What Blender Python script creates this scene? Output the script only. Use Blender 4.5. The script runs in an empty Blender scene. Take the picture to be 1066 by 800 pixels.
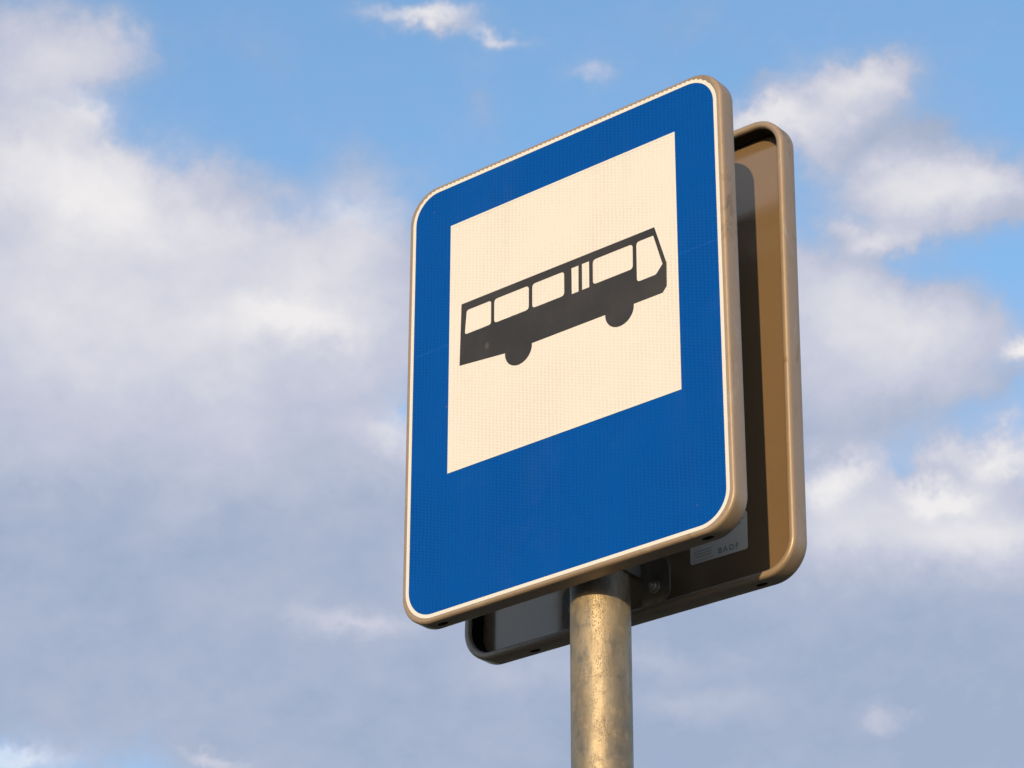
import bpy, bmesh, math
from mathutils import Matrix, Vector

PI = math.pi
scene = bpy.context.scene
COL = scene.collection
ZC = 3.626                      # height of the sign's centre above the ground

# ------------------------------------------------------------------ helpers
def new_obj(name, mesh, mat=None, parent=None, loc=None):
    o = bpy.data.objects.new(name, mesh)
    COL.objects.link(o)
    if mat is not None and len(mesh.materials) == 0:
        mesh.materials.append(mat)
    if parent is not None:
        o.parent = parent
    if loc is not None:
        o.location = loc
    return o

def finish(bm, name, mat, parent=None, smooth=True, angle=35, loc=None):
    bmesh.ops.recalc_face_normals(bm, faces=bm.faces)
    me = bpy.data.meshes.new(name)
    bm.to_mesh(me)
    bm.free()
    if smooth:
        for p in me.polygons:
            p.use_smooth = True
        me.set_sharp_from_angle(angle=math.radians(angle))
    return new_obj(name, me, mat, parent, loc)

def thing(name, label, cat, loc=(0, 0, 0), group=None):
    o = bpy.data.objects.new(name, None)
    COL.objects.link(o)
    o.empty_display_size = 0.1
    o.location = loc
    tag(o, label, cat, group)
    return o

def tag(o, label, cat, group=None):
    o['label'] = label
    o['category'] = cat
    if group:
        o['group'] = group

def rrect(hx, hz, r, n=14, seg=1):
    """rounded rectangle, counter-clockwise in (x, z), starting on the right side"""
    pts = []
    for cx, cz, a0 in ((hx - r, hz - r, 0), (-hx + r, hz - r, 90), (-hx + r, -hz + r, 180), (hx - r, -hz + r, 270)):
        for i in range(n + 1):
            a = math.radians(a0 + 90 * i / n)
            pts.append((cx + r * math.cos(a), cz + r * math.sin(a)))
    return pts

def sheet_bm(loops, y0, y1):
    """a flat sheet with holes, front face at y0 and back at y1 (y grows away from the viewer)"""
    bm = bmesh.new()
    edges = []
    for lp in loops:
        vs = [bm.verts.new((x, y0, z)) for x, z in lp]
        for i in range(len(vs)):
            edges.append(bm.edges.new((vs[i], vs[(i + 1) % len(vs)])))
    bmesh.ops.triangle_fill(bm, use_beauty=True, use_dissolve=False, edges=edges, normal=(0, -1, 0))
    faces = list(bm.faces)
    r = bmesh.ops.extrude_face_region(bm, geom=faces)
    for v in r['geom']:
        if isinstance(v, bmesh.types.BMVert):
            v.co.y = y1
    return bm

def sweep_bm(profile, hx, hz, r, n=14):
    """closed profile of (inset, y) swept around a rounded rectangle"""
    bm = bmesh.new()
    rings = []
    for inset, y in profile:
        rr = max(r - inset, 0.004)
        rings.append([bm.verts.new((x, y, z)) for x, z in rrect(hx - inset, hz - inset, rr, n)])
    m = len(rings)
    for k in range(m):
        a, b = rings[k], rings[(k + 1) % m]
        for i in range(len(a)):
            j = (i + 1) % len(a)
            bm.faces.new((a[i], a[j], b[j], b[i]))
    return bm

def box_bm(x0, x1, y0, y1, z0, z1, bev=0.0, seg=2):
    bm = bmesh.new()
    bmesh.ops.create_cube(bm, size=1)
    for v in bm.verts:
        v.co = Vector(((x0 + x1) / 2 + v.co.x * (x1 - x0), (y0 + y1) / 2 + v.co.y * (y1 - y0), (z0 + z1) / 2 + v.co.z * (z1 - z0)))
    if bev:
        bmesh.ops.bevel(bm, geom=list(bm.edges), offset=bev, segments=seg, affect='EDGES', profile=0.5)
    return bm

def cyl_bm(bm, r, y0, y1, cx, cz, n=24, rot=0.0, bev=0.0):
    """cylinder or prism with its axis along y"""
    prof = [(r - bev, y0), (r, y0 + bev), (r, y1 - bev), (r - bev, y1)] if bev else [(r, y0), (r, y1)]
    rings = []
    for rr, y in prof:
        rings.append([bm.verts.new((cx + rr * math.cos(rot + 2 * PI * i / n), y, cz + rr * math.sin(rot + 2 * PI * i / n))) for i in range(n)])
    for a, b in zip(rings, rings[1:]):
        for i in range(n):
            j = (i + 1) % n
            bm.faces.new((a[i], a[j], b[j], b[i]))
    bm.faces.new(rings[0])
    bm.faces.new(list(reversed(rings[-1])))
    return bm

def round_poly(pts, radii, n=5):
    out = []
    m = len(pts)
    for i, p in enumerate(pts):
        r = radii if not isinstance(radii, (list, tuple)) else radii[i]
        P = Vector(p); A = Vector(pts[i - 1]); B = Vector(pts[(i + 1) % m])
        if r <= 0:
            out.append(tuple(P)); continue
        a = (A - P).normalized(); b = (B - P).normalized()
        ang = a.angle(b)
        t = r / math.tan(ang / 2)
        t = min(t, 0.45 * min((A - P).length, (B - P).length))
        p0 = P + a * t; p2 = P + b * t
        for k in range(n + 1):
            u = k / n
            q = (1 - u) ** 2 * p0 + 2 * u * (1 - u) * P + u * u * p2
            out.append(tuple(q))
    return out

# ------------------------------------------------------------------ materials
class NT:
    """small builder for node trees"""
    def __init__(self, tree):
        self.t = tree
    def n(self, kind, **kw):
        nd = self.t.nodes.new(kind)
        for k, v in kw.items():
            setattr(nd, k, v)
        return nd
    def set(self, sock, v):
        if isinstance(v, bpy.types.NodeSocket):
            self.t.links.new(v, sock)
        elif v is not None:
            sock.default_value = v
    def math(self, op, a, b=None, c=None, clamp=False):
        nd = self.n('ShaderNodeMath', operation=op, use_clamp=clamp)
        for s, v in zip(nd.inputs, (a, b, c)):
            self.set(s, v)
        return nd.outputs[0]
    def vec(self, op, a, b=None, c=None):
        nd = self.n('ShaderNodeVectorMath', operation=op)
        for s, v in zip(nd.inputs, (a, b, c)):
            self.set(s, v)
        return nd.outputs['Value'] if op in ('DOT_PRODUCT', 'LENGTH') else nd.outputs['Vector']
    def noise(self, vec, scale, detail=4, rough=0.55, dist=0.0, color=False):
        nd = self.n('ShaderNodeTexNoise')
        self.set(nd.inputs['Vector'], vec)
        nd.inputs['Scale'].default_value = scale
        nd.inputs['Detail'].default_value = detail
        nd.inputs['Roughness'].default_value = rough
        nd.inputs['Distortion'].default_value = dist
        return nd.outputs['Color' if color else 'Fac']
    def mix(self, fac, a, b):
        nd = self.n('ShaderNodeMix', data_type='RGBA')
        self.set(nd.inputs[0], fac); self.set(nd.inputs[6], a); self.set(nd.inputs[7], b)
        return nd.outputs[2]
    def remap(self, v, a, b, c=0.0, d=1.0, smooth=True):
        nd = self.n('ShaderNodeMapRange', interpolation_type='SMOOTHSTEP' if smooth else 'LINEAR')
        self.set(nd.inputs['Value'], v)
        for k, x in zip(('From Min', 'From Max', 'To Min', 'To Max'), (a, b, c, d)):
            self.set(nd.inputs[k], x)
        return nd.outputs[0]

def rgb(r, g, b):
    return (r, g, b, 1.0)

def base_mat(name, rough=0.5, metal=0.0, spec=0.5, coat=0.0):
    m = bpy.data.materials.new(name)
    m.use_nodes = True
    b = m.node_tree.nodes['Principled BSDF']
    b.inputs['Roughness'].default_value = rough
    b.inputs['Metallic'].default_value = metal
    b.inputs['Specular IOR Level'].default_value = spec
    b.inputs['Coat Weight'].default_value = coat
    t = NT(m.node_tree)
    co = t.n('ShaderNodeTexCoord').outputs['Object']
    return m, t, b, co

def cell_pattern(t, co, px=0.0070, pz=0.0052):
    """rows of small cells of prismatic retroreflective sheeting, not perfectly regular"""
    wob = t.vec('SCALE', t.vec('SUBTRACT', t.noise(co, 18.0, 3, 0.5, color=True), (0.5, 0.5, 0.5)), None)
    wob.node.inputs['Scale'].default_value = 0.0045
    sx = t.n('ShaderNodeSeparateXYZ'); t.set(sx.inputs[0], t.vec('ADD', co, wob))
    col = t.math('COSINE', t.math('MULTIPLY', sx.outputs[0], 2 * PI / px))
    # neighbouring columns are offset by half a cell
    zz = t.math('ADD', sx.outputs[2], t.math('MULTIPLY', t.math('FLOOR', t.math('ADD', t.math('DIVIDE', sx.outputs[0], px), 0.5)), pz * 0.5))
    row = t.math('COSINE', t.math('MULTIPLY', zz, 2 * PI / pz))
    cell = t.math('MULTIPLY', t.math('MULTIPLY_ADD', col, 0.5, 0.5), t.math('MULTIPLY_ADD', row, 0.42, 0.58))
    so = t.n('ShaderNodeSeparateXYZ'); t.set(so.inputs[0], co)
    return cell, so

def sheeting(name, col, dark, seam, rough=0.28, spec=0.5, amount=1.0, bump=0.05, grime=0.06):
    m, t, b, co = base_mat(name, rough, 0, spec)
    cell, sx = cell_pattern(t, co)
    soft = t.noise(co, 7.0, 3, 0.5)
    fine = t.noise(co, 160.0, 2, 0.6)
    f = t.remap(cell, 0.10, 0.90, 0.0, amount)
    f = t.math('MULTIPLY', f, t.remap(soft, 0.3, 0.7, 0.35, 1.0))
    f = t.math('ADD', f, t.math('MULTIPLY', t.math('SUBTRACT', fine, 0.5), 0.9), clamp=True)
    f = t.math('ADD', f, t.math('MULTIPLY', t.math('SUBTRACT', t.noise(co, 3.5, 4, 0.6), 0.5), 0.5), clamp=True)
    c = t.mix(f, rgb(*col), rgb(*dark))
    dust = t.noise(co, 5.0, 6, 0.68, 0.5)
    c = t.mix(t.remap(dust, 0.5, 0.8, 0.0, grime * 0.8), c, rgb(0.34, 0.31, 0.27))
    spot = t.noise(co, 95.0, 2, 0.5)
    c = t.mix(t.remap(spot, 0.745, 0.775, 0.0, 0.22), c, rgb(0.22, 0.20, 0.17))
    # horizontal seam where two strips of sheeting meet
    d = t.math('ABSOLUTE', t.math('SUBTRACT', sx.outputs[2], 0.0778))
    s = t.math('MULTIPLY', t.remap(d, 0.0, 0.0014, 1.0, 0.0), seam)
    c = t.mix(s, c, rgb(*[min(1, k * 1.5 + 0.03) for k in col]))
    # faint grime streaks and dust
    gr = t.noise(t.vec('MULTIPLY', co, (26.0, 1.0, 2.2)), 1.0, 5, 0.6)
    c = t.mix(t.remap(gr, 0.52, 0.85, 0.0, grime), c, rgb(0.20, 0.17, 0.13))
    t.set(b.inputs['Base Color'], c)
    bp = t.n('ShaderNodeBump'); bp.inputs['Strength'].default_value = bump; bp.inputs['Distance'].default_value = 0.001
    t.set(bp.inputs['Height'], cell); t.set(b.inputs['Normal'], bp.outputs[0])
    t.set(b.inputs['Roughness'], t.remap(t.noise(co, 12, 4, 0.6), 0.3, 0.7, rough - 0.04, rough + 0.1))
    return m

M = {}
M['blue'] = sheeting('blue_sheeting', (0.0002, 0.071, 0.385), (0.0002, 0.050, 0.280), 0.22, 0.40, 0.07, grime=0.018)
M['white'] = sheeting('white_sheeting', (0.64, 0.655, 0.695), (0.55, 0.545, 0.545), 0.0, 0.32, 0.35, 0.9)
M['edge_white'] = sheeting('white_edge_sheeting', (0.63, 0.665, 0.71), (0.57, 0.59, 0.61), 0.0, 0.3, 0.4, 0.6)

def print_black():
    m, t, b, co = base_mat('black_print', 0.42, 0, 0.4)
    n = t.noise(co, 60, 4, 0.6)
    cell, sx = cell_pattern(t, co)
    c = t.mix(n, rgb(0.021, 0.0205, 0.022), rgb(0.029, 0.028, 0.029))
    fade = t.noise(co, 9.0, 5, 0.65)
    c = t.mix(t.remap(fade, 0.35, 0.7), c, rgb(0.040, 0.038, 0.039))
    c = t.mix(t.math('MULTIPLY', cell, 0.22), c, rgb(0.014, 0.0135, 0.014))
    # one pale scuff near the rear of the bus
    d = t.vec('LENGTH', t.vec('MULTIPLY', t.vec('SUBTRACT', co, (-0.139, 0.0, 0.050)), (170.0, 0.0, 110.0)))
    c = t.mix(t.remap(d, 0.0, 1.0, 0.10, 0.0), c, rgb(0.5, 0.48, 0.45))
    t.set(b.inputs['Base Color'], c)
    return m
M['black'] = print_black()

def rim_paint():
    m, t, b, co = base_mat('grey_rim', 0.36, 0.25, 0.5)
    n = t.noise(co, 9, 5, 0.6)
    st = t.noise(t.vec('MULTIPLY', co, (60.0, 60.0, 7.0)), 1.0, 4, 0.65)
    c = t.mix(n, rgb(*RIM_A), rgb(*RIM_B))
    c = t.mix(t.remap(st, 0.55, 0.8, 0.0, 0.35), c, rgb(0.20, 0.16, 0.12))
    stn = t.noise(t.vec('MULTIPLY', co, (16.0, 30.0, 16.0)), 1.0, 6, 0.7, 0.6)
    c = t.mix(t.remap(stn, 0.56, 0.72, 0.0, 0.55), c, rgb(0.11, 0.085, 0.065))
    c = t.mix(t.remap(stn, 0.42, 0.30, 0.0, 0.35), c, rgb(0.48, 0.43, 0.37))
    sp = t.noise(co, 420, 2, 0.6)
    c = t.mix(t.remap(sp, 0.66, 0.74, 0.0, 0.3), c, rgb(0.14, 0.11, 0.09))
    t.set(b.inputs['Base Color'], c)
    t.set(b.inputs['Roughness'], t.remap(stn, 0.3, 0.7, 0.34, 0.56))
    bp = t.n('ShaderNodeBump'); bp.inputs['Strength'].default_value = 0.12; bp.inputs['Distance'].default_value = 0.002
    t.set(bp.inputs['Height'], t.math('ADD', t.noise(co, 70, 3, 0.5), t.math('MULTIPLY', t.noise(co, 16, 3, 0.5), 3.5))); t.set(b.inputs['Normal'], bp.outputs[0])
    return m
RIM_A, RIM_B = (0.295, 0.230, 0.178), (0.345, 0.272, 0.212)
M['rim'] = rim_paint()

def plate_metal():
    m, t, b, co = base_mat('sign_back_metal', 0.14, 0.36, 1.0)
    n = t.noise(co, 5, 4, 0.55)
    st = t.noise(t.vec('MULTIPLY', co, (9.0, 9.0, 90.0)), 1.0, 4, 0.6)
    c = t.mix(n, rgb(0.245, 0.174, 0.109), rgb(0.300, 0.214, 0.138))
    c = t.mix(t.remap(st, 0.5, 0.8, 0.0, 0.25), c, rgb(0.20, 0.16, 0.12))
    t.set(b.inputs['Base Color'], c)
    t.set(b.inputs['Roughness'], t.remap(st, 0.3, 0.75, 0.10, 0.20))
    return m
M['plate'] = plate_metal()

def galvanised(name, base, dark, rough=(0.36, 0.52), metal=0.7, grime=1.0):
    m, t, b, co = base_mat(name, 0.42, metal, 0.5)
    big = t.noise(t.vec('MULTIPLY', co, (14.0, 14.0, 6.0)), 1.0, 5, 0.62, 0.4)
    spang = t.n('ShaderNodeTexVoronoi'); spang.inputs['Scale'].default_value = 130.0
    t.set(spang.inputs['Vector'], t.vec('ADD', co, t.vec('SCALE', t.noise(co, 50, 3, 0.6, color=True), None)))
    spv = t.n('ShaderNodeSeparateColor'); t.set(spv.inputs[0], spang.outputs['Color'])
    c = t.mix(t.remap(big, 0.36, 0.64), rgb(*base), rgb(*dark))
    pat = t.noise(co, 38.0, 4, 0.65)
    c = t.mix(t.remap(pat, 0.52, 0.70, 0.0, 0.45), c, rgb(*[k * 1.25 for k in base]))
    c = t.mix(t.remap(pat, 0.46, 0.32, 0.0, 0.45), c, rgb(*[k * 0.6 for k in dark]))
    scr = t.noise(t.vec('MULTIPLY', co, (9.0, 9.0, 420.0)), 1.0, 2, 0.5)
    scr = t.math('MULTIPLY', t.remap(scr, 0.66, 0.74, 0.0, 0.5), t.remap(t.noise(co, 16.0, 2, 0.5), 0.5, 0.62))
    c = t.mix(scr, c, rgb(0.10, 0.085, 0.065))
    c = t.mix(t.math('MULTIPLY', spv.outputs[0], 0.22), c, rgb(*[k * 0.55 for k in base]))
    # drips and ridges left by the zinc bath, running down the tube
    dr = t.noise(t.vec('MULTIPLY', co, (120.0, 120.0, 22.0)), 1.0, 5, 0.65)
    c = t.mix(t.remap(dr, 0.52, 0.78, 0.0, 0.45 * grime), c, rgb(*[k * 0.42 for k in dark]))
    # dark pits and specks
    sp = t.noise(t.vec('MULTIPLY', co, (1.0, 1.0, 0.55)), 640, 3, 0.7)
    pit = t.math('MULTIPLY', t.remap(sp, 0.55, 0.66, 0.0, 1.0), t.remap(t.noise(co, 22, 3, 0.5), 0.38, 0.62, 0.15, 1.0))
    c = t.mix(t.math('MULTIPLY', pit, 0.55 * grime), c, rgb(0.045, 0.036, 0.028))
    t.set(b.inputs['Base Color'], c)
    t.set(b.inputs['Metallic'], t.math('SUBTRACT', metal, t.math('MULTIPLY', pit, 0.4)))
    r = t.remap(pat, 0.3, 0.7, rough[0], rough[1])
    r = t.math('ADD', r, t.math('MULTIPLY', dr, 0.10))
    t.set(b.inputs['Roughness'], r)
    bp = t.n('ShaderNodeBump'); bp.inputs['Strength'].default_value = 0.45; bp.inputs['Distance'].default_value = 0.0012
    h = t.math('ADD', t.math('MULTIPLY', big, 0.9), t.math('ADD', t.math('MULTIPLY', dr, 0.8), t.math('MULTIPLY', pit, -0.6)))
    t.set(bp.inputs['Height'], h); t.set(b.inputs['Normal'], bp.outputs[0])
    return m
M['pole'] = galvanised('galvanised_pole', (0.40, 0.342, 0.258), (0.25, 0.215, 0.168), (0.40, 0.62))
M['clamp'] = galvanised('galvanised_clamp', (0.30, 0.28, 0.25), (0.20, 0.185, 0.165), (0.38, 0.5), 0.8, 0.7)
M['bolt'] = galvanised('zinc_bolt', (0.55, 0.53, 0.50), (0.42, 0.40, 0.37), (0.24, 0.36), 0.9, 0.5)

def simple(name, c1, c2, scale, rough=0.6, metal=0.0, spec=0.4):
    m, t, b, co = base_mat(name, rough, metal, spec)
    t.set(b.inputs['Base Color'], t.mix(t.noise(co, scale, 5, 0.6), rgb(*c1), rgb(*c2)))
    return m
M['hollow_shade'] = simple('black_hollow_shade', (0.006, 0.0055, 0.005), (0.010, 0.009, 0.008), 60, 0.8, 0, 0.15)  # shade of the hollow rim edge, put in as a near-black colour
M['hole'] = simple('dark_hole', (0.010, 0.009, 0.008), (0.016, 0.014, 0.012), 80, 0.9, 0, 0.1)
M['sticker'] = simple('grey_sticker', (0.72, 0.70, 0.66), (0.80, 0.78, 0.74), 40, 0.38, 0, 0.5)
M['ink'] = simple('sticker_ink', (0.22, 0.215, 0.20), (0.32, 0.31, 0.295), 200, 0.6)
M['ink_pale'] = simple('pale_sticker_ink', (0.42, 0.405, 0.38), (0.50, 0.485, 0.46), 200, 0.6)
M['cap'] = simple('black_plastic', (0.02, 0.02, 0.02), (0.03, 0.03, 0.03), 60, 0.55)
M['ground'] = simple('dry_grass_ground', (0.040, 0.042, 0.020), (0.065, 0.055, 0.032), 3.0, 0.95)
M['pave'] = simple('pavement_slabs', (0.10, 0.095, 0.085), (0.15, 0.14, 0.125), 6.0, 0.9)
M['asphalt'] = simple('asphalt', (0.045, 0.044, 0.043), (0.065, 0.063, 0.06), 30.0, 0.9)

# ------------------------------------------------------------------ one sign body (rim + plate), used for both signs
HX, HZ, RC = 0.2990, 0.3685, 0.0530
RIM_FRONT = [(0.0110, 0.0016), (0.0100, 0.0007), (0.0040, 0.0004), (0.0026, 0.0009), (0.0013, 0.0020), (0.0004, 0.0035), (0.0, 0.0052)]
RIM_BACK = [(0.0, 0.0275), (0.0006, 0.0302), (0.0022, 0.0325), (0.0045, 0.0335), (0.0068, 0.0331), (0.0088, 0.0315), (0.0100, 0.0290), (0.0105, 0.0260), (0.0105, 0.0052), (0.0110, 0.0040)]
BEAD_BACK = [(0.0, 0.0285), (0.0004, 0.0313), (0.0018, 0.0338), (0.0040, 0.0350), (0.0070, 0.0350), (0.0094, 0.0342), (0.0110, 0.0326), (0.0117, 0.0300), (0.0117, 0.0052), (0.0116, 0.0040)]

def rim_bm(hx, hz, r, flip=False, back=RIM_BACK):
    prof = []
    for i, y in RIM_FRONT + back:
        prof.append((i, -y if flip else y))
    return sweep_bm(prof, hx, hz, r, 18)

def plate_bm(hx, hz, r, flip=False, y0=0.0022, y1=0.0042):
    s = -1 if flip else 1
    return sheet_bm([rrect(hx - 0.0108, hz - 0.0108, r - 0.0108, 18)], y0 * s, y1 * s)

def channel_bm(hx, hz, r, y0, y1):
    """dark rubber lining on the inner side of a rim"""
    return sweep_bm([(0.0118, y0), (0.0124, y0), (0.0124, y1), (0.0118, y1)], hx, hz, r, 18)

# ------------------------------------------------------------------ the bus stop sign
sign = thing('bus_stop_sign', 'blue bus stop sign with a black bus on a pale square', 'road sign', (0, 0, ZC))
finish(rim_bm(HX, HZ, RC), 'rim', M['rim'], sign)
finish(plate_bm(HX, HZ, RC), 'back_plate', M['plate'], sign)

BX, BZ, BR = 0.2850, 0.3560, 0.0455      # blue field
blue = finish(sheet_bm([rrect(BX, BZ, BR, 18)], 0.0004, 0.0020), 'blue_face', M['blue'], sign)

# white border line: inner edge smooth, outer edge slightly scalloped where the sheeting cells were cut
def dense(pts, step=0.0011):
    out = []
    for i, p in enumerate(pts):
        q = pts[(i + 1) % len(pts)]
        d = math.dist(p, q)
        k = max(1, int(d / step))
        for j in range(k):
            out.append((p[0] + (q[0] - p[0]) * j / k, p[1] + (q[1] - p[1]) * j / k))
    return out
outer = []
for x, z in dense(rrect(BX + 0.0058, BZ + 0.0058, BR + 0.0058, 18)):
    if z > BZ - 0.03:
        amp = 0.0009 * min(1.0, (z - BZ + 0.03) / 0.03)
        w = amp * math.sin(2 * PI * x / 0.0082)
        c = Vector((x, z)); n = Vector((x * 0.15, z)).normalized()
        x, z = c + n * w
    outer.append((x, z))
finish(sheet_bm([outer, rrect(BX + 0.0001, BZ + 0.0001, BR + 0.0001, 18)], 0.0002, 0.0006), 'white_border', M['edge_white'], sign)

PX, PZ = 0.0007, 0.0728
pw, ph = 0.2141, 0.2120
panel = [(PX + pw, PZ + ph), (PX - pw, PZ + ph), (PX - pw, PZ - ph), (PX + pw, PZ - ph)]
finish(sheet_bm([panel], 0.0001, 0.0007), 'white_panel', M['white'], sign)
e = 0.0034
finish(sheet_bm([[(PX + sx * (pw + 0.0001), PZ + sz * (ph + 0.0001)) for sx, sz in ((1, 1), (-1, 1), (-1, -1), (1, -1))],
                 [(PX + sx * (pw - e), PZ + sz * (ph - e)) for sx, sz in ((1, 1), (-1, 1), (-1, -1), (1, -1))]], -0.00015, 0.0006),
       'panel_edge', M['edge_white'], sign)

def arc(cx, cz, r, a0, a1, n=28):
    return [(cx + r * math.cos(math.radians(a0 + (a1 - a0) * i / n)), cz + r * math.sin(math.radians(a0 + (a1 - a0) * i / n))) for i in range(n + 1)]

body = [(-0.1900, 0.1383), (-0.1925, 0.0338), (-0.1040, 0.0252)]
body += arc(-0.0785, 0.0232, 0.0256, 176, 364)
body += [(0.0830, 0.0248)]
body += arc(0.1092, 0.0232, 0.0259, 176, 364)
body += [(0.1865, 0.0250), (0.1942, 0.0335), (0.1948, 0.0712), (0.1744, 0.1380)]
holes = [
    round_poly([(-0.1795, 0.1246), (-0.1315, 0.1246), (-0.1315, 0.0840), (-0.1830, 0.0838)], 0.0048),
    round_poly([(-0.1256, 0.1244), (-0.0588, 0.1244), (-0.0588, 0.0838), (-0.1256, 0.0838)], 0.0062),
    round_poly([(-0.0523, 0.1244), (0.0082, 0.1244), (0.0082, 0.0836), (-0.0523, 0.0836)], 0.0062),
    [(0.0219, 0.1248), (0.0351, 0.1248), (0.0349, 0.0810), (0.0221, 0.0810)],
    [(0.0414, 0.1248), (0.0548, 0.1248), (0.0548, 0.0812), (0.0414, 0.0812)],
    round_poly([(0.0616, 0.1244), (0.1350, 0.1244), (0.1346, 0.0832), (0.0614, 0.0830)], 0.0062),
    round_poly([(0.1415, 0.1248), (0.1722, 0.1248), (0.1876, 0.0722), (0.1755, 0.0590), (0.1414, 0.0586)], [0.006, 0.001, 0.0012, 0.004, 0.0062]),
]
finish(sheet_bm([body] + holes, -0.0001, 0.0007), 'bus_symbol', M['black'], sign)

def drain(parent, x, y, hz, sgn=1):  # solid black disc on the rim stands in for the shade inside a hole
    bm = bmesh.new()
    n = 20
    top = [bm.verts.new((x + 0.0095 * math.cos(2 * PI * i / n), y + 0.0042 * math.sin(2 * PI * i / n), -hz - 0.0003)) for i in range(n)]
    bot = [bm.verts.new((v.co.x, v.co.y, -hz + 0.002)) for v in top]
    bm.faces.new(top)
    for i in range(n):
        bm.faces.new((top[i], top[(i + 1) % n], bot[(i + 1) % n], bot[i]))
    return finish(bm, 'drain_hole', M['hole'], parent)
drain(sign, 0.241, 0.0165, HZ)
drain(sign, -0.232, 0.0165, HZ)

# fixing rail on the back of the bus stop sign
def rail_bm(y0, y1, z, half=0.075):
    bm = box_bm(-half, half, y0, y1, z - 0.019, z + 0.019, 0.0025)
    return bm
for z in (-0.300, 0.285):
    finish(rail_bm(0.0043, 0.0440, z), 'mounting_rail', M['clamp'], sign)

# ------------------------------------------------------------------ the sign facing away, behind the pole
RXC, RZC, RY = -0.0163, 0.0064, 0.2035           # centre and the plane of its face
RHX, RHZ = 0.3015, 0.3737
rear = thing('rear_road_sign', 'grey rear side of the road sign facing away behind the pole', 'road sign', (RXC, RY, ZC + RZC))
rear.rotation_euler.y = math.radians(0.85)         # it hangs very slightly askew
finish(rim_bm(RHX, RHZ, RC, True, BEAD_BACK), 'rim', M['rim'], rear)
finish(plate_bm(RHX, RHZ, RC, True, 0.0010, 0.0026), 'back_plate', M['plate'], rear)
finish(channel_bm(RHX, RHZ, RC, -0.0285, -0.0027), 'rim_hollow_shade', M['hollow_shade'], rear)  # added black strip: the dark of the rim's hollow channel, not a separate part
finish(sheet_bm([rrect(RHX - 0.0115, RHZ - 0.0115, RC - 0.0115, 18)], -0.0009, -0.0002), 'face_sheet', M['blue'], rear)
drain(rear, 0.232, -0.0165, RHZ)
drain(rear, -0.176, -0.0165, RHZ)
for z in (-0.280, 0.290):
    bm = box_bm(-0.030 - RXC, 0.030 - RXC, -0.0680, -0.0027, z - 0.013, z + 0.013, 0.0025)
    finish(bm, 'mounting_rail', M['clamp'], rear)

# sticker on the plate
sx0, sx1, sz0, sz1 = 0.0832 - RXC, 0.1838 - RXC, -0.2985 - RZC, -0.2385 - RZC
yp = -0.0026
stk = finish(sheet_bm([rrect((sx1 - sx0) / 2, (sz1 - sz0) / 2, 0.004, 6)], -0.0004, 0.0), 'label_sticker', M['sticker'], rear,
             loc=((sx0 + sx1) / 2, yp, (sz0 + sz1) / 2))
cw, ch = (sx1 - sx0) / 2, (sz1 - sz0) / 2
bm = bmesh.new()
def quad(x0, x1, z0, z1, y=-0.0006):
    bm.faces.new([bm.verts.new(v) for v in ((x0, y, z0), (x1, y, z0), (x1, y, z1), (x0, y, z1))])
for k in range(3):
    quad(-cw + 0.007, -cw + 0.038, -ch + 0.009 + k * 0.0042, -ch + 0.0105 + k * 0.0042)
quad(-cw + 0.003, -cw + 0.042, -ch + 0.0040, -ch + 0.0050)
quad(-0.02, cw - 0.006, ch - 0.012, ch - 0.010)
quad(-0.02, cw - 0.012, ch - 0.018, ch - 0.0165)
finish(bm, 'fine_print', M['ink_pale'], stk, smooth=False)
cu = bpy.data.curves.new('letters', 'FONT')
cu.body = 'BADF'
cu.size = 0.0120
cu.space_character = 1.35
cu.offset = 0.0002
tmp = bpy.data.objects.new('letters', cu)
COL.objects.link(tmp)
bpy.context.view_layer.update()
me = bpy.data.meshes.new_from_object(tmp.evaluated_get(bpy.context.evaluated_depsgraph_get()))
bpy.data.objects.remove(tmp)
me.name = 'letters'
me.transform(Matrix.Rotation(PI / 2, 4, 'X'))
me.materials.clear()
new_obj('letters', me, M['ink'], stk, (-0.001, -0.0007, -ch + 0.0055))

# ------------------------------------------------------------------ the pole
PCX, PCY, PR = -0.0060, 0.0965, 0.0435
pole = thing('sign_pole', 'round galvanised steel pole carrying the two signs', 'pole', (PCX, PCY, 0))
def tube_bm(r, z0, z1, n=72, rings=40):
    bm = bmesh.new()
    prev = None
    for k in range(rings + 1):
        z = z0 + (z1 - z0) * k / rings
        ring = [bm.verts.new((r * math.cos(2 * PI * i / n), r * math.sin(2 * PI * i / n), z)) for i in range(n)]
        if prev:
            for i in range(n):
                bm.faces.new((prev[i], prev[(i + 1) % n], ring[(i + 1) % n], ring[i]))
        prev = ring
    bm.faces.new(prev)
    return bm
finish(tube_bm(PR, 0.0, ZC + 0.335), 'tube', M['pole'], pole)
bm = bmesh.new()
prof = [(PR + 0.002, ZC + 0.325), (PR + 0.002, ZC + 0.338), (PR * 0.8, ZC + 0.346), (PR * 0.4, ZC + 0.350), (0.001, ZC + 0.351)]
prev = None
for r, z in prof:
    ring = [bm.verts.new((r * math.cos(2 * PI * i / 48), r * math.sin(2 * PI * i / 48), z)) for i in range(48)]
    if prev:
        for i in range(48):
            bm.faces.new((prev[i], prev[(i + 1) % 48], ring[(i + 1) % 48], ring[i]))
    prev = ring
bm.faces.new(prev)
finish(bm, 'pole_cap', M['cap'], pole)

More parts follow.
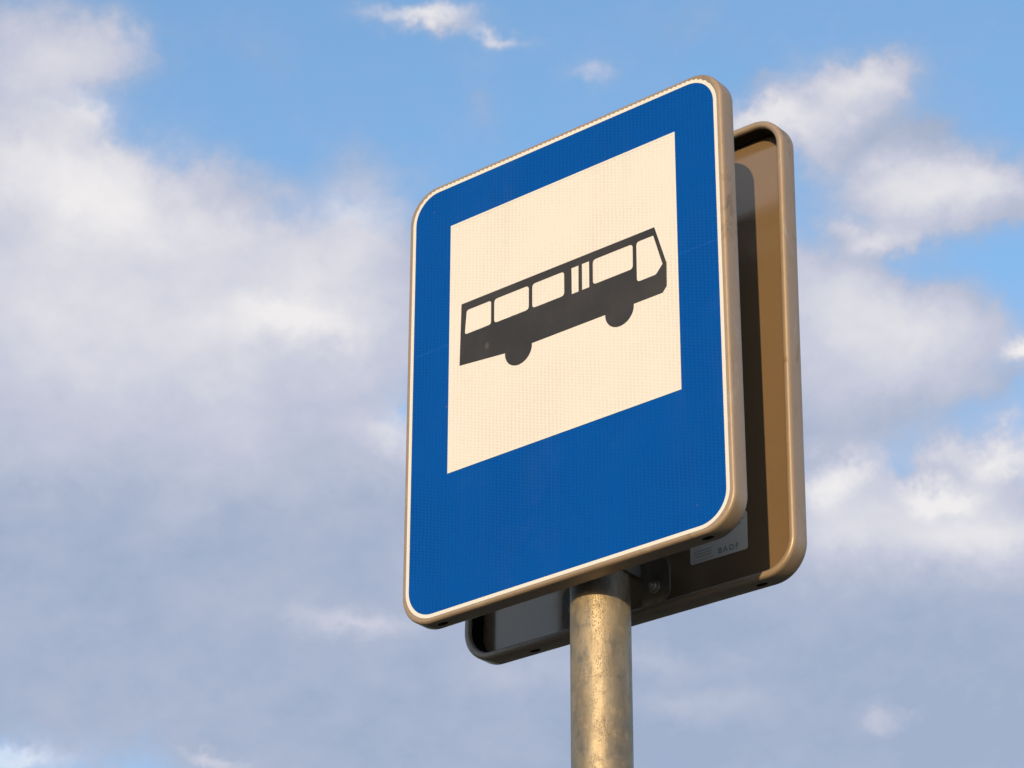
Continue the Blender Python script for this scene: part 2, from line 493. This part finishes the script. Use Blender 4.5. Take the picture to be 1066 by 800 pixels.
# ------------------------------------------------------------------ clamps that hold the signs
def clamp(z, back, y_ear, label):
    root = thing('pipe_clamp', label, 'clamp', (PCX, PCY, z), 'clamps holding the signs to the pole')
    sgn = 1 if back else -1
    s0, s1 = 0.0215, 0.0450      # the strap sits at the upper end of the ears
    e0, e1 = -0.0250, 0.0450
    ri = PR + 0.0006
    th = 0.0032
    bm = bmesh.new()
    # strap: half ring and arms
    c = [(-ri, y_ear), (-ri, 0.0)]
    for i in range(1, 28):
        a = PI - PI * i / 28
        c.append((ri * math.cos(a), -sgn * ri * math.sin(a)))
    c += [(ri, 0.0), (ri, y_ear)]
    o = []
    for (x, y) in c:
        if y * sgn >= 0:
            o.append((x + math.copysign(th, x), y))
        else:
            o.append((x * (ri + th) / ri, y * (ri + th) / ri))
    rows = [[bm.verts.new((c[i][0], c[i][1], s0)), bm.verts.new((c[i][0], c[i][1], s1)), bm.verts.new((o[i][0], o[i][1], s1)), bm.verts.new((o[i][0], o[i][1], s0))] for i in range(len(c))]
    for a, b in zip(rows, rows[1:]):
        for k in range(4):
            bm.faces.new((a[k], a[(k + 1) % 4], b[(k + 1) % 4], b[k]))
    bm.faces.new(rows[0]); bm.faces.new(list(reversed(rows[-1])))
    finish(bm, 'strap', M['clamp'], root)
    # ears: flat plates with a rounded outer end
    for s in (-1, 1):
        x0, x1 = ri + th + 0.0002, ri + th + 0.0495
        pts = [(x0, e1), (x0, e0)] + [(x1 - 0.021 + 0.021 * math.cos(a), e0 + 0.021 + 0.021 * math.sin(a)) for a in [math.radians(-90 + 90 * i / 8) for i in range(9)]]
        pts += [(x1 - 0.021 + 0.021 * math.cos(a), e1 - 0.021 + 0.021 * math.sin(a)) for a in [math.radians(90 * i / 8) for i in range(9)]]
        if s < 0:
            pts = [(-x, z_) for x, z_ in pts]
        y0 = y_ear - sgn * 0.0038
        b2 = sheet_bm([pts], min(y0, y_ear), max(y0, y_ear))
        bmesh.ops.bevel(b2, geom=[e_ for e_ in b2.edges if e_.calc_face_angle(0) > 1.0], offset=0.0006, segments=2, affect='EDGES')
        finish(b2, 'ear', M['clamp'], root)
        bx = s * (ri + th + 0.0245)
        b3 = bmesh.new()
        f = y_ear - sgn * 0.0038
        ys = sorted((f - sgn * 0.0004, f - sgn * 0.0020))
        cyl_bm(b3, 0.0092, ys[0], ys[1], bx, 0, 28, 0, 0.0004)
        wsh = finish(b3, 'washer', M['bolt'], root)
        b4 = bmesh.new()
        ys = sorted((f - sgn * 0.0021, f - sgn * 0.0080))
        cyl_bm(b4, 0.0066, ys[0], ys[1], bx, 0, 6, 0.35, 0.0006)
        ys = sorted((f - sgn * 0.0079, f - sgn * 0.0135))
        cyl_bm(b4, 0.0034, ys[0], ys[1], bx, 0, 16, 0, 0.0005)
        finish(b4, 'bolt', M['bolt'], root)
    return root
clamp(ZC - 0.3545, True, 0.0385, 'dark steel clamp with a bolted ear at the lower edge of the rear sign')
clamp(ZC + 0.2980, True, 0.0385, 'steel clamp hidden behind the blue sign, holding the top of the rear sign')
clamp(ZC - 0.2800, False, -0.0520, 'steel clamp at the lower back of the blue bus stop sign')
clamp(ZC + 0.2850, False, -0.0520, 'steel clamp at the upper back of the blue bus stop sign')

# ------------------------------------------------------------------ the street below
def disc_sheet(name, size, z, mat):
    bm = bmesh.new()
    bmesh.ops.create_grid(bm, x_segments=24, y_segments=24, size=size)
    for v in bm.verts:
        v.co.z = z
    o = finish(bm, name, mat, None, False)
    o['kind'] = 'structure'
    return o
disc_sheet('ground', 3000.0, 0.0, M['ground'])
o = finish(box_bm(-60, 60, -2.6, 1.2, -0.05, 0.118, 0.01), 'pavement', M['pave'], None, False); o['kind'] = 'structure'
bm = bmesh.new()
bm.faces.new([bm.verts.new(v) for v in ((-60, -9.5, 0.004), (60, -9.5, 0.004), (60, -2.75, 0.004), (-60, -2.75, 0.004))])
o = finish(bm, 'road', M['asphalt'], None, False); o['kind'] = 'structure'
o = finish(box_bm(-60, 60, -2.745, -2.605, -0.05, 0.124, 0.012), 'kerb', M['pave'], None, False); o['kind'] = 'structure'

# ------------------------------------------------------------------ light
SUN_AZ, SUN_EL = math.radians(25.8), math.radians(7.0)
sun_dir = Vector((math.sin(SUN_AZ) * math.cos(SUN_EL), -math.cos(SUN_AZ) * math.cos(SUN_EL), math.sin(SUN_EL)))
sl = bpy.data.lights.new('sun', 'SUN')
sl.energy = 2.0
sl.angle = math.radians(0.53)
sl.color = (1.0, 0.7, 0.34)
so = bpy.data.objects.new('sun', sl)
COL.objects.link(so)
so.rotation_euler = sun_dir.to_track_quat('Z', 'Y').to_euler()
so.location = (4, -8, 8)

# ------------------------------------------------------------------ sky and clouds
world = bpy.data.worlds.new('World')
scene.world = world
world.use_nodes = True
wt = world.node_tree
wt.nodes.clear()
t = NT(wt)
out = t.n('ShaderNodeOutputWorld')
sky = t.n('ShaderNodeTexSky', sky_type='NISHITA', sun_disc=False)
sky.sun_elevation = SUN_EL
sky.sun_rotation = PI - SUN_AZ
sky.air_density = 1.0
sky.dust_density = 0.3
sky.ozone_density = 2.5
bg_sky = t.n('ShaderNodeBackground')
t.set(bg_sky.inputs[0], sky.outputs[0]); bg_sky.inputs[1].default_value = 0.15
d = t.n('ShaderNodeTexCoord').outputs['Generated']
sp = t.n('ShaderNodeSeparateXYZ'); t.set(sp.inputs[0], d)
az = t.math('MULTIPLY', t.math('ARCTAN2', sp.outputs[0], sp.outputs[1]), 180 / PI)
el = t.math('MULTIPLY', t.math('ARCSINE', sp.outputs[2]), 180 / PI)
cb = t.n('ShaderNodeCombineXYZ'); t.set(cb.inputs[0], az); t.set(cb.inputs[1], el)
pos = cb.outputs[0]                         # azimuth and elevation in degrees
# turbulent displacement of the cloud outlines
w1 = t.vec('SUBTRACT', t.noise(d, 9.0, 3, 0.55, color=True), (0.5, 0.5, 0.5))
w2 = t.vec('SUBTRACT', t.noise(d, 34.0, 4, 0.6, color=True), (0.5, 0.5, 0.5))
pos = t.vec('ADD', pos, t.vec('ADD', t.vec('MULTIPLY', w1, (2.2, 1.8, 0)), t.vec('MULTIPLY', w2, (1.7, 1.4, 0))))
w3 = t.vec('SUBTRACT', t.noise(d, 110.0, 4, 0.6, color=True), (0.5, 0.5, 0.5))
pos = t.vec('ADD', pos, t.vec('MULTIPLY', w3, (0.7, 0.55, 0)))

# cloud masses: (azimuth, elevation, half width, half height, amount), degrees
COVER = [
    (-50.86, 33.79, 2.53, 0.95, 0.80),
    (-48.67, 33.89, 1.26, 0.61, 0.60),
    (-49.93, 33.32, 1.37, 0.57, 0.45),
    (-51.38, 32.63, 1.36, 0.69, 0.60),
    (-50.41, 31.70, 1.91, 0.80, 1.00),
    (-49.29, 32.41, 0.59, 0.34, 0.50),
    (-48.74, 31.19, 2.12, 0.92, 1.00),
    (-47.05, 30.28, 1.66, 0.92, 0.95),
    (-49.52, 29.27, 4.16, 1.72, 1.10),
    (-45.80, 29.14, 3.28, 1.15, 1.00),
    (-43.45, 29.43, 2.19, 1.05, 0.85),
    (-45.82, 31.29, 1.23, 0.50, 0.40),
    (-43.11, 31.59, 0.94, 0.84, 0.60),
    (-42.28, 29.65, 1.21, 1.26, 0.60),
    (-47.44, 26.99, 7.07, 2.10, 1.10),
    (-48.25, 24.33, 6.70, 2.29, 1.10),
    (-44.15, 23.78, 5.21, 2.29, 1.00),
    (-48.83, 21.71, 5.34, 2.10, 0.90),
    (-43.44, 21.20, 5.32, 1.91, 0.90),
    (-42.10, 27.12, 0.56, 0.31, -0.45),
    (-49.93, 21.91, 0.95, 0.27, -0.50),
    (-48.83, 21.71, 0.82, 0.19, -0.30),
    (-46.78, 20.62, 0.53, 0.50, -0.45),
    (-44.66, 21.68, 1.23, 0.23, -0.40),
    (-43.47, 22.13, 0.82, 0.19, -0.25),
    (-42.63, 30.39, 0.35, 0.27, -0.30),
    (-41.63, 34.81, 1.16, 0.29, 0.90),
    (-40.85, 34.64, 0.74, 0.19, 0.45),
    (-39.68, 34.48, 0.65, 0.19, 0.65),
    (-37.58, 33.97, 0.69, 0.25, 0.50),
    (-40.16, 32.95, 0.45, 0.50, 0.35),
    (-45.22, 34.01, 0.69, 0.42, 0.25),
    (-35.64, 34.67, 1.39, 0.65, 0.28),
    (-31.46, 33.38, 1.23, 0.57, 0.85),
    (-30.61, 33.58, 1.01, 0.42, 0.90),
    (-31.99, 32.81, 1.04, 0.53, 0.80),
    (-31.27, 32.44, 1.18, 0.57, 0.80),
    (-33.50, 32.63, 0.91, 0.38, 0.95),
    (-32.69, 32.15, 0.81, 0.53, 0.80),
    (-33.57, 33.40, 0.55, 0.27, 0.40),
    (-30.95, 31.49, 3.80, 2.29, 0.28),
    (-29.46, 32.42, 0.63, 0.31, 0.65),
    (-30.28, 31.72, 1.12, 0.61, 0.95),
    (-30.76, 31.14, 1.78, 0.69, 0.85),
    (-29.28, 30.82, 1.56, 0.65, 0.80),
    (-28.32, 31.48, 1.12, 0.61, 1.10),
    (-31.36, 30.29, 1.06, 0.27, 1.00),
    (-31.91, 30.13, 0.57, 0.19, 0.55),
    (-28.29, 30.51, 0.71, 0.34, 0.70),
    (-32.81, 29.32, 1.23, 0.65, 1.10),
    (-31.96, 29.40, 0.66, 0.38, 0.65),
    (-32.44, 28.49, 1.65, 0.95, 1.00),
    (-31.21, 27.93, 1.73, 0.76, 1.00),
    (-30.33, 28.47, 1.30, 0.73, 1.00),
    (-29.51, 28.27, 0.87, 0.57, 0.85),
    (-30.84, 27.29, 2.36, 0.76, 0.95),
    (-32.52, 27.10, 1.71, 0.95, 1.00),
    (-31.09, 26.65, 2.56, 0.57, 0.35),
    (-28.28, 27.62, 0.43, 0.27, 1.10),
    (-28.59, 26.95, 0.64, 0.38, 0.45),
    (-32.62, 25.38, 0.97, 0.53, 1.00),
    (-32.77, 26.36, 1.28, 0.65, 0.80),
    (-30.08, 25.10, 1.10, 0.38, 1.00),
    (-30.13, 25.85, 0.72, 0.34, 0.80),
    (-28.74, 25.76, 0.89, 0.53, 1.10),
    (-31.05, 24.41, 2.51, 0.69, 0.95),
    (-31.31, 23.50, 4.99, 1.34, 1.00),
    (-29.24, 24.31, 2.09, 1.15, 0.80),
    (-32.04, 21.49, 6.56, 2.10, 1.00),
    (-29.15, 20.80, 3.27, 1.72, 0.90),
    (-38.03, 21.63, 5.34, 2.29, 0.90),
    (-40.87, 23.11, 2.49, 1.53, 0.60),
    (-35.62, 21.88, 0.95, 0.19, -0.35),
    (-33.25, 21.17, 1.23, 0.19, -0.25),
    (-30.05, 21.76, 1.44, 0.23, -0.20),
]
BRIGHT = [
    (-50.09, 31.73, 2.58, 0.95, 0.62),
    (-49.16, 32.61, 0.63, 0.31, 0.35),
    (-47.97, 30.97, 1.78, 0.84, 0.40),
    (-48.96, 30.06, 4.19, 1.53, 0.30),
    (-47.58, 28.85, 5.66, 1.34, 0.38),
    (-50.17, 33.48, 1.60, 0.76, 0.52),
    (-48.45, 33.99, 1.06, 0.53, 0.34),
    (-45.88, 30.44, 1.33, 0.50, 0.25),
    (-44.82, 28.85, 1.31, 0.31, 0.20),
    (-44.27, 28.55, 1.30, 0.34, 0.26),
    (-43.40, 30.83, 0.67, 0.31, 0.22),
    (-42.97, 30.94, 1.11, 1.05, 0.30),
    (-47.46, 27.36, 7.09, 1.34, 0.36),
    (-43.56, 29.42, 2.19, 1.15, 0.32),
    (-49.20, 25.94, 5.52, 0.76, 0.18),
    (-41.63, 34.81, 1.16, 0.27, 0.85),
    (-39.68, 34.48, 0.65, 0.19, 0.65),
    (-37.58, 33.97, 0.64, 0.23, 0.50),
    (-31.47, 33.34, 1.28, 0.57, 0.55),
    (-30.61, 33.58, 0.92, 0.38, 0.30),
    (-31.99, 32.81, 1.04, 0.50, 0.35),
    (-33.50, 32.63, 0.91, 0.34, 0.70),
    (-32.69, 32.15, 0.81, 0.50, 0.45),
    (-30.28, 31.72, 1.12, 0.57, 0.40),
    (-30.76, 31.14, 1.78, 0.61, 0.45),
    (-29.28, 30.82, 1.56, 0.57, 0.40),
    (-28.32, 31.48, 1.03, 0.53, 0.55),
    (-31.36, 30.30, 1.02, 0.27, 0.60),
    (-32.82, 29.26, 1.53, 0.76, 0.40),
    (-32.24, 28.30, 1.95, 0.88, 0.38),
    (-30.35, 28.28, 1.73, 0.76, 0.45),
    (-30.84, 27.29, 2.36, 0.69, 0.30),
    (-32.53, 26.91, 1.71, 0.76, 0.25),
    (-28.28, 27.62, 0.43, 0.29, 0.95),
    (-32.62, 25.46, 0.89, 0.42, 0.75),
    (-32.75, 24.86, 1.47, 0.65, 0.30),
    (-30.08, 25.14, 1.05, 0.31, 0.72),
    (-30.13, 25.85, 0.68, 0.29, 0.50),
    (-28.74, 25.79, 0.85, 0.46, 0.85),
    (-31.05, 24.37, 3.14, 0.76, 0.45),
    (-29.25, 24.21, 1.67, 0.88, 0.38),
    (-31.99, 20.71, 0.53, 0.27, 0.32),
    (-49.54, 19.83, 0.93, 0.19, 0.75),
    (-45.46, 20.03, 0.49, 0.13, 0.40),
    (-42.19, 26.55, 0.98, 0.53, 0.48),
    (-42.79, 22.89, 1.24, 0.27, 0.36),
    (-36.41, 22.17, 1.65, 0.38, 0.20),
    (-36.04, 21.24, 1.23, 0.38, 0.20),
    (-38.84, 22.00, 1.23, 0.38, 0.15),
]
def masses(rows, p):
    acc = None
    for a, e_, ra, re, amt in rows:
        q = t.vec('MULTIPLY_ADD', p, (1 / ra, 1 / re, 0), (-a / ra, -e_ / re, 0))
        g = t.math('POWER', 0.3679, t.vec('DOT_PRODUCT', q, q))
        acc = t.math('MULTIPLY_ADD', g, amt, acc if acc is not None else 0.0)
    return acc
F = masses(COVER, pos)
B = t.math('ADD', masses(BRIGHT, pos), 0.06)
stretched = t.vec('MULTIPLY', d, (1.0, 1.0, 1.5))
n1 = t.noise(stretched, 7.0, 6, 0.52, 0.15)
n2 = t.noise(stretched, 26.0, 5, 0.55)
n3 = t.noise(stretched, 75.0, 5, 0.6, 0.2)
# away from the masses above the rest of the sky is broken cloud
near = t.math('POWER', 0.3679, t.vec('DOT_PRODUCT', t.vec('MULTIPLY_ADD', pos, (1 / 17.0, 1 / 12.0, 0), (39.4 / 17.0, -27.6 / 12.0, 0)), t.vec('MULTIPLY_ADD', pos, (1 / 17.0, 1 / 12.0, 0), (39.4 / 17.0, -27.6 / 12.0, 0))))
far = t.remap(near, 0.05, 0.35, 1.0, 0.0)
F = t.math('ADD', F, t.math('MULTIPLY', far, t.remap(n1, 0.42, 0.62, 0.0, 0.8)))
F = t.math('ADD', F, t.math('MULTIPLY', t.math('SUBTRACT', n1, 0.5), 0.4))
F = t.math('ADD', F, t.math('MULTIPLY', t.math('SUBTRACT', n2, 0.5), 0.55))
F = t.math('ADD', F, t.math('MULTIPLY', t.math('SUBTRACT', n3, 0.5), 0.4))
cover = t.remap(F, -0.14, 1.10, 0.02, 0.96)
B = t.math('ADD', B, t.math('MULTIPLY', t.math('SUBTRACT', n2, 0.5), 0.34))
B = t.math('ADD', B, t.math('MULTIPLY', t.math('SUBTRACT', n3, 0.5), 0.22))
B = t.math('ADD', B, t.math('MULTIPLY', t.math('SUBTRACT', n1, 0.5), 0.5))
B = t.math('ADD', B, t.math('MULTIPLY', far, 0.25), clamp=True)
c1 = t.mix(t.remap(B, 0.0, 0.5, smooth=False), rgb(*(0.16, 0.19, 0.258)), rgb(*(0.268, 0.272, 0.318)))
cc = t.mix(t.remap(B, 0.5, 1.0, smooth=False), c1, rgb(*(0.4, 0.386, 0.382)))
bg_cloud = t.n('ShaderNodeBackground')
t.set(bg_cloud.inputs[0], cc); bg_cloud.inputs[1].default_value = 1.0
mx = t.n('ShaderNodeMixShader')
t.set(mx.inputs[0], cover)
wt.links.new(bg_sky.outputs[0], mx.inputs[1]); wt.links.new(bg_cloud.outputs[0], mx.inputs[2])
wt.links.new(mx.outputs[0], out.inputs[0])

# ------------------------------------------------------------------ camera
cam = bpy.data.cameras.new('camera')
cam.sensor_width = 36.0
cam.lens = 36.0 * 3050.0 / 1066.0
cam.clip_start = 0.05
cam.clip_end = 10000.0
co = bpy.data.objects.new('camera', cam)
COL.objects.link(co)
right = Vector((0.7736747, 0.6335766, 0.0028365))
up = Vector((0.2917877, -0.3602754, 0.8860370))
back = Vector((0.5623943, -0.6846768, -0.4636058))
m = Matrix((right, up, back)).transposed().to_4x4()
m.translation = Vector((2.33018, -2.94713, ZC - 2.02598))
co.matrix_world = m
scene.camera = co

# ------------------------------------------------------------------ render settings
scene.render.engine = 'CYCLES'
scene.cycles.use_denoising = True
scene.cycles.max_bounces = 8
scene.cycles.sample_clamp_indirect = 6.0
scene.view_settings.view_transform = 'Standard'
scene.view_settings.look = 'None'
scene.view_settings.gamma = 1.0
scene.view_settings.use_curve_mapping = False
scene.view_settings.exposure = 1.15
